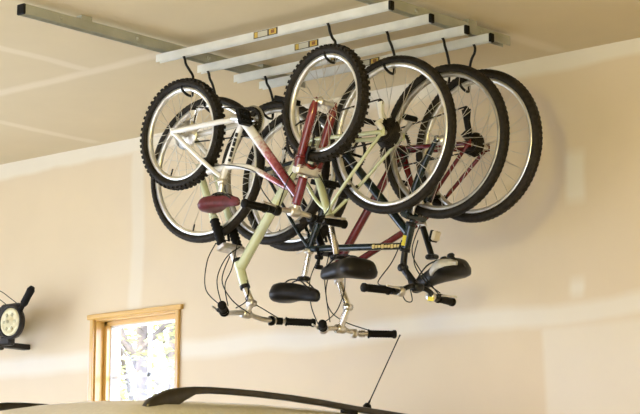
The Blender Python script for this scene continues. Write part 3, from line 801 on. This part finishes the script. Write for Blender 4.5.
# ---- third bicycle: dark teal with gold lettering, front wheel on the right
def b3_extra(root, RO, fr):
    a = Vector((-5.8507, -.019, 2.5185)); b = Vector((-5.7090, -.019, 2.5072))
    for i in range(9):
        o = MB().box(a.lerp(b, i / 8), (.013, .003, .012 if i % 3 else .017)).build('decal_letter', M['gold'], fr); o.data.transform(Matrix.Translation(-RO))
    p = Vector((-5.6753, -.021, 2.5273)); o = MB().box(p, (.018, .004, .045), Matrix.Rotation(.25, 3, 'Y')).build('badge', M['yellow'], fr); o.data.transform(Matrix.Translation(-RO))
    a = Vector((-6.2208, 0, 2.5080))
    mb = MB(); mb.tube([a + Vector((0, 0, .05)), a + Vector((.03, 0, .04)), a + Vector((.035, 0, 0)), a + Vector((.03, 0, -.05))], .008, 8)
    for dz in (.035, .0, -.045): mb.lathe([(0, -.02), (.011, -.018), (.011, .018), (0, .02)], a + Vector((.036, 0, dz)), (0, 1, 0), 10)
    mb.build('reflector_bracket', M['black'], root, RO)
    p = Vector((-5.5774, 0, 2.2699))
    MB().box(p + Vector((0, .04, 0)), (.034, .004, .018), Matrix.Rotation(.15, 3, 'Y'), bevel=.001).build('paper_tag', M['yellow'], root, RO)
bicycle(dict(Y=6.9581, fw=1, label='dark teal bicycle with gold lettering on its level top tube and black riser handlebar',
    bb=(-6.0371, 2.9698), sc=(-6.2392, 2.5600), rear=(-6.465, 2.932), front=(-5.461, 2.939), ht0=(-5.6526, 2.5995), ht1=(-5.6867, 2.4890), crown=(-5.6385, 2.6330), stemv=[(-5.6983, 2.4114)], clamp=(-5.6210, 2.3213),
    tubes=[([(-6.0371, 2.9698), (-5.6640, 2.5568)], .0195), ([(-6.0371, 2.9698), (-6.2512, 2.5385)], .0155), ([(-6.2634, 2.5534), (-5.6755, 2.5054)], .0155)],
    htr=.021, stay=.0095, frame=M['teal'],
    fork=M['teal'], legr=.0155, legw=.050, crownm=M['teal'], arch=True, stemm=M['blackmetal'], bar=(.30, .045, .03), barm=M['blackmetal'], grip=.135, brakem=M['alu'], headsetm=M['blackmetal'],
    post1=(-6.2777, 2.4180), postm=M['chrome'], tail=(-6.4459, 2.3603), nose=(-6.1839, 2.3279), sw=.165, sth=.088, sm=M['saddle'],
    R=.337, tw=.046, tr=.040, rimr=M['rim_grey'], rimf=M['rim_grey'], tyr=M['tyre_brown'], tyf=M['tyre'],
    crank=-1.62, ring=.088, clampm=M['blackmetal'], shiftm=M['alu'], leverm=M['alu'],
    cables=[[(-5.6942, -0.1200, 2.3193), (-5.7556, -0.1000, 2.3446), (-5.7185, -0.0500, 2.4338), (-5.6787, -0.0300, 2.5283)], [(-5.6062, 0.1400, 2.2958), (-5.6684, 0.0800, 2.4089), (-5.6721, 0.0300, 2.4912), (-5.6188, 0.0200, 2.5939)],
            [(-5.6661, -0.0600, 2.3190), (-5.6387, -0.0600, 2.2604), (-5.6084, -0.0500, 2.2545), (-5.6435, -0.0200, 2.3169), (-5.6762, -0.0200, 2.4331)], [(-5.6061, 0.1400, 2.3089), (-5.6224, 0.0500, 2.3574), (-5.6612, 0.0300, 2.4375), (-5.6384, 0.0300, 2.5315)]],
    extra=[b3_extra]))

# ---- fourth bicycle: dark red, farthest, front wheel on the left
def b4_extra(root, RO, fr):
    p = Vector((-5.6542, 0, 2.5693)); a = Vector((-5.7049, 0, 2.5569))
    MB().tube([a, p], .006, 8).build('reflector_bracket', M['blackmetal'], root, RO)
    mb = MB().box(p, (.02, .05, .045), Matrix.Rotation(.3, 3, 'Y'), bevel=.006); o = mb.build('reflector', M['amber'], root, RO); o['label'] = 'pale rear reflector'
    mb = MB().box(p + Vector((-.012, 0, 0)), (.014, .056, .052), Matrix.Rotation(.3, 3, 'Y'), bevel=.004); mb.build('reflector_rim', M['black'], o, RO)
bicycle(dict(Y=7.1335, fw=-1, label='dark red bicycle hanging nearest the wall, its wide black saddle with grey panel',
    bb=(-5.8452, 2.9807), sc=(-5.7382, 2.6456), rear=(-5.4195, 2.9414), front=(-6.4832, 2.9258), ht0=(-6.2488, 2.5133), ht1=(-6.2183, 2.4228), crown=(-6.2672, 2.5614), stemv=[(-6.1640, 2.2989)], clamp=(-6.2118, 2.2026),
    tubes=[([(-5.8452, 2.9807), (-6.0510, 2.7223), (-6.2366, 2.4844)], .0195), ([(-5.8452, 2.9807), (-5.7299, 2.6133)], .0155), ([(-5.7439, 2.6417), (-6.2365, 2.4521)], .0155)],
    htr=.021, stay=.0105, frame=M['red'],
    fork=M['blackmetal'], legr=.0165, legw=.050, crownm=M['blackmetal'], stemm=M['chrome'], sf=.3, bar=(.25, .115, .01), barm=M['chrome'], grip=.125, clampm=M['chrome'], shiftm=M['alu'],
    post1=(-5.6774, 2.4784), postm=M['blackmetal'], tail=(-5.5064, 2.4216), nose=(-5.7854, 2.3421), sw=.21, sth=.084, sm=M['saddle'], panel=M['greyvinyl'],
    R=.338, tw=.050, tr=.043, rimr=M['rim_bright'], rimf=M['rim_bright'], tyr=M['tyre_brown'], tyf=M['tyre_brown'],
    derl=.158, derr=.021, derm=M['blackmetal'], cass=1.1, crank=.75, ring=.085,
    cables=[[(-6.1674, -0.2000, 2.2028), (-6.2544, -0.1500, 2.3005), (-6.3059, -0.1000, 2.4245), (-6.2901, -0.0500, 2.5438)], [(-6.1491, -0.1400, 2.2160), (-6.2087, -0.1000, 2.3471), (-6.2504, -0.0600, 2.4466), (-6.2558, -0.0200, 2.5670)],
            [(-6.1642, 0.1400, 2.2073), (-6.2252, 0.0500, 2.2404), (-6.2724, 0.0000, 2.2944), (-6.2794, -0.0200, 2.3848), (-6.2785, 0.0200, 2.5186)], [(-6.1613, -0.1800, 2.2042), (-6.1836, -0.0600, 2.2718), (-6.1708, -0.0200, 2.3658), (-6.1649, -0.0200, 2.4384)]],
    extra=[b4_extra]))

# ---- hooks
hook(0, -6.5426, -6.4991, 6.4495, 3.041 + .255, 3.041 + .255 - .046 - .022, 0.052)
hook(1, -5.6807, -5.6496, 6.4495, 3.0535 + .255, 3.0535 + .255 - .046 - .022, 0.052)
hook(2, -6.6528, -6.6188, 6.7151, 2.9334 + .341, 2.9334 + .341 - .058, 0.054)
hook(3, -5.5775, -5.5446, 6.7151, 2.942 + .341, 2.942 + .341 - .058, 0.054)
hook(4, -6.5193, -6.4801, 6.9581, 2.932 + .337, 2.932 + .337 - .062, 0.056)
hook(5, -5.4639, -5.4375, 6.9581, 2.939 + .337, 2.939 + .337 - .062, 0.062)
hook(6, -6.5215, -6.4825, 7.1335, 2.9258 + .338, 2.9258 + .338 - .065, 0.050)
hook(7, -5.4293, -5.4635, 7.1335, 2.9414 + .333, 2.9414 + .333 - .065, 0.050)

# ---------------------------------------------------------------- dark machine with the cream dial, on a wall shelf at the far left
MR = Vector((-9.25, 7.60, 2.36))
mach = empty('wall_machine', MR, 'black machine with cream dial and slanted grip, mounted on the wall at far left', 'machine')
cream = noisy(mat('cream disc', (0.72, 0.64, 0.36), 0.4), (0.62, 0.54, 0.30), (0.76, 0.69, 0.44), 22)
dk = noisy(mat('dark brown metal', (0.02, 0.017, 0.014), 0.5, 0.0, 0, .25), (0.012, 0.010, 0.008), (0.026, 0.020, 0.015), 30)
dc = Vector((-9.0205, 7.5600, 2.5016))
mb = MB()
mb.lathe([(0, .035), (.080, .035), (.092, .028), (.096, .010), (.096, -.004), (.090, -.010), (.082, -.006), (.080, 0), (0, 0)], dc, (0, 1, 0), 40)
mb.box(dc + Vector((-.13, .06, .03)), (.22, .12, .13), bevel=.02)
mb.box(dc + Vector((-.02, .03, .088)), (.15, .06, .035), bevel=.01)
mb.box(dc + Vector((-.26, .17, .0)), (.12, .12, .10), bevel=.01)
mb.build('body', dk, mach, MR)
mb = MB(); mb.lathe([(.078, .004), (.078, -.006), (.060, -.010), (.058, -.007), (.030, -.009), (.028, -.013), (.014, -.014), (.012, -.020), (0, -.021)], dc, (0, 1, 0), 40)
di = mb.build('dial', cream, mach, MR); di['label'] = 'cream disc face'
mb = MB()
for i in range(6):
    a = 2 * PI * i / 6; rot = Matrix.Rotation(-a, 3, 'Y')
    mb.box(dc + Vector((0, -.010, 0)) + rot @ Vector((.044, 0, 0)), (.020, .004, .016), rot, bevel=.002)
mb.lathe([(.0, -.024), (.010, -.024), (.010, -.018)], dc, (0, 1, 0), 14)
mb.build('dial_mark', noisy(mat('dial marks', (.42, .38, .22), .5), (.38, .34, .18), (.46, .42, .26), 30), di, MR)
h0, h1 = Vector((-8.9340, 7.5600, 2.5673)), Vector((-8.8418, 7.5600, 2.6822))
hd = (h1 - h0).normalized()
mb = MB().tube([h0 + hd * -.008, h0 + hd * .01, h0 + hd * .03], [.016, .013, .012], 12)
mb.tube([h0 + hd * .025, h0 + hd * .04, h0.lerp(h1, .6), h1 - hd * .02, h1], [.016, .022, .021, .023, .014], 14)
mb.build('handle', M['rubbergrip'], mach, MR)
for pts in ([(-8.9520, 7.5600, 2.5913), (-9.0310, 7.5600, 2.6375), (-9.1195, 7.5600, 2.6850), (-9.2431, 7.5600, 2.7133)], [(-9.0461, 7.5600, 2.5937), (-9.0904, 7.5600, 2.6201), (-9.1437, 7.5600, 2.6474), (-9.2232, 7.5600, 2.6659)]):
    MB().tube(spline([Vector(p) for p in pts], 5), .0025, 6).build('wire', M['blackmetal'], mach, MR)
mb = MB(); mb.box(Vector((-9.0441, 7.5600, 2.3632)) + Vector((-.17, .01, 0)), (.20, .06, .016), bevel=.004); mb.box(Vector((-9.0287, 7.5600, 2.4013)) + Vector((-.05, .03, 0)), (.09, .05, .05), bevel=.01)
mb.box(Vector((-9.1403, 7.5600, 2.3927)) + Vector((-.04, .13, 0)), (.06, .27, .03), bevel=.004)
mb.build('base', dk, mach, MR)

# ---------------------------------------------------------------- car parked under the bicycles, only its roof shows
CX = -6.36
car = empty('car', (CX, 5.6, 0), 'beige car parked under the bicycles, only its roof with dark roof rails showing', 'car')
CO = Vector((CX, 5.6, 0))
paint = noisy(mat('beige metallic paint', (0.62, 0.56, 0.43), 0.32, 0.25, 0.6), (0.62, 0.58, 0.48), (0.68, 0.64, 0.54), 60)
carglass = mat('dark car glass', (0.02, 0.022, 0.022), 0.05, 0, 0, 0.8)
def lerp(a, b, t): return a + (b - a) * t
# stations along y: (y, z_sill, z_belt, z_top, half width, half width at top)
ST = [(3.15, .45, .62, .74, .62, .45), (3.22, .30, .72, .88, .80, .62), (3.45, .24, .80, .98, .87, .70), (4.30, .22, .90, 1.07, .89, .72),
      (4.62, .22, .93, 1.16, .89, .66), (5.00, .22, .94, 1.42, .89, .62), (5.34, .22, .95, 1.69, .89, .60), (5.46, .22, .95, 1.745, .89, .60), (5.62, .22, .95, 1.775, .89, .60), (5.9, .22, .95, 1.792, .89, .60), (6.2, .22, .96, 1.802, .89, .60), (6.5, .22, .96, 1.806, .89, .60), (6.9, .22, .97, 1.803, .89, .60), (7.2, .22, .97, 1.782, .88, .58), (7.34, .24, .97, 1.70, .87, .56), (7.48, .26, .97, 1.30, .86, .60), (7.56, .30, .96, 1.02, .84, .70), (7.60, .45, .80, .90, .74, .62)]
def section(s):
    y, zs, zb, zt, hw, ht = s
    p = [(0, zs), (hw * .8, zs), (hw, zs + .12), (hw + .01, (zs + zb) / 2), (hw, zb)]
    dz = zt - zb
    cant = min(.11, dz * .5)
    # glasshouse side, cant rail, crowned roof
    p += [(lerp(hw, ht + .05, .5), zb + (dz - cant) * .5), (ht + .055, zt - cant), (ht + .03, zt - cant * .62), (ht - .01, zt - cant * .36), (ht - .09, zt - cant * .20), (ht * .55, zt - cant * .07), (ht * .25, zt - cant * .015), (0, zt)]
    return p
mb = MB(); vs = []; n_ = 0
for s in ST:
    p = section(s); full = p + [(-x, z) for x, z in p[-2:0:-1]]
    n_ = len(full); vs += [(CX + x, s[0], z) for x, z in full]
fs = []
for i in range(len(ST) - 1):
    for k in range(n_): a = i * n_ + k; b = i * n_ + (k + 1) % n_; fs.append((a, a + n_, b + n_, b))
fs += [tuple(range(n_)), tuple(range((len(ST) - 1) * n_, len(ST) * n_))[::-1]]
mb.add(vs, fs, True)
body = mb.build('body', paint, car, CO)
# windscreen, rear window and side windows as panes just proud of the body
def pane(name, quad, out):
    o_ = Vector(out); q_ = [Vector(p) for p in quad]; m_ = MB(); g = 6
    vs = []
    for lay in (0, 1):
        for i in range(g + 1):
            for j in range(g + 1):
                u, v = i / g, j / g
                vs.append(q_[0].lerp(q_[1], u).lerp(q_[3].lerp(q_[2], u), v) + o_ * (lay + .2 + .9 * math.sin(PI * u)))
    f_ = []
    K = (g + 1) ** 2
    for i in range(g):
        for j in range(g):
            a = i * (g + 1) + j
            f_.append((K + a, K + a + g + 1, K + a + g + 2, K + a + 1)); f_.append((a, a + 1, a + g + 2, a + g + 1))
    for i in range(g):
        a = i * (g + 1); f_.append((a, a + g + 1, K + a + g + 1, K + a)); a += g; f_.append((a + g + 1, a, K + a, K + a + g + 1))
        a = i; f_.append((a + 1, a, K + a, K + a + 1)); a = g * (g + 1) + i; f_.append((a, a + 1, K + a + 1, K + a))
    m_.add(vs, f_, False); return m_.build(name, carglass, car, CO)
pane('windscreen', [(CX - .56, 4.66, 1.12), (CX + .56, 4.66, 1.12), (CX + .50, 5.35, 1.655), (CX - .50, 5.35, 1.655)], (0, -.012, .010))
pane('rear_window', [(CX - .52, 7.48, 1.30), (CX + .52, 7.48, 1.30), (CX + .48, 7.355, 1.64), (CX - .48, 7.355, 1.64)], (0, .012, .006))
for sg in (-1, 1):
    pane('side_window', [(CX + sg * .885, 5.10, 1.0), (CX + sg * .885, 5.95, 1.0), (CX + sg * .672, 5.95, 1.62), (CX + sg * .672, 5.42, 1.56)], (sg * .008, 0, .002))
    pane('side_window', [(CX + sg * .885, 6.03, 1.0), (CX + sg * .87, 6.95, 1.0), (CX + sg * .668, 6.85, 1.63), (CX + sg * .672, 6.03, 1.64)], (sg * .008, 0, .002))
    for yy in (3.95, 6.65):
        w_ = MB().lathe([(.20, -.09), (.31, -.10), (.335, -.085), (.34, 0), (.335, .085), (.31, .10), (.20, .09)], (CX + sg * .80, yy, .34), (1, 0, 0), 40).build('wheel', M['tyre'], car, CO)
        MB().lathe([(0, .07 * sg), (.05, .09 * sg), (.19, .075 * sg), (.205, .09 * sg), (.205, -.06 * sg), (0, -.06 * sg)], (CX + sg * .80, yy, .34), (1, 0, 0), 30).build('hubcap', M['alu'], w_, CO)
    hl = MB().box((CX + sg * .66, 3.20, .76), (.26, .10, .12), bevel=.03).build('headlight', mat('headlight lens', (.7, .7, .7), .1), car, CO)
    # roof rail: swept feet rising out of the roof and a slim bar
    x = CX + sg * .56
    rl = [(5.53, 1.728, 0.01, 0.03), (5.555, 1.752, 0.034, 0.04), (5.6, 1.775, 0.048, 0.042), (5.645, 1.792, 0.058, 0.042), (5.69, 1.802, 0.064, 0.04), (5.73, 1.808, 0.048, 0.036), (5.79, 1.815, 0.027, 0.032), (5.88, 1.82, 0.022, 0.03), (6.0, 1.823, 0.021, 0.03), (6.15, 1.8245, 0.021, 0.03), (6.35, 1.822, 0.021, 0.03), (6.55, 1.815, 0.021, 0.03), (6.75, 1.804, 0.021, 0.03), (6.95, 1.797, 0.021, 0.03), (7.1, 1.791, 0.022, 0.032), (7.18, 1.782, 0.03, 0.036), (7.24, 1.765, 0.012, 0.03)]
    m_ = MB(); vs = []
    for (yy, zt, th, wd) in rl:
        for (dx, dz) in ((-.5, 0), (-.42, -.5), (-.5, -1), (.5, -1), (.42, -.5), (.5, 0), (.25, .10), (-.25, .10)):
            vs.append((x + dx * wd, yy, zt + dz * th if dz <= 0 else zt + .004))
    f_ = []
    for i in range(len(rl) - 1):
        for k in range(8): a = i * 8 + k; b = i * 8 + (k + 1) % 8; f_.append((a, b, b + 8, a + 8))
    f_ += [tuple(range(7, -1, -1)), tuple(range((len(rl) - 1) * 8, len(rl) * 8))]
    m_.add(vs, f_, True)
    rr_ = m_.build('roof_rail', noisy(mat('dark brown roof rail', (.03, .022, .012), .3), (.012, .009, .005), (.025, .018, .009), 30) if sg < 0 else bpy.data.materials['dark brown roof rail'], car, CO)
    mb = MB().box((x, 6.72, 1.765), (.034, .09, .055), bevel=.008); mb.build('rail_foot', M['black'], rr_, CO)
ab = Vector((-6.1, 7.1904, 1.8473)); at_ = Vector((-6.0715, 7.3904, 2.188))
mb = MB(); mb.lathe([(0, -.015), (.022, -.012), (.018, .008), (.008, .018), (0, .02)], ab, (0, 0, 1), 14)
an = mb.build('antenna_base', M['black'], car, CO)
d_ = (at_ - ab)
mb = MB().tube([ab, ab + d_ * .08, ab + d_ * .1, ab + d_ * .97, at_], [.0055, .0050, .0030, .0026, .0040], 8); mb.build('antenna', M['blackmetal'], an, CO)
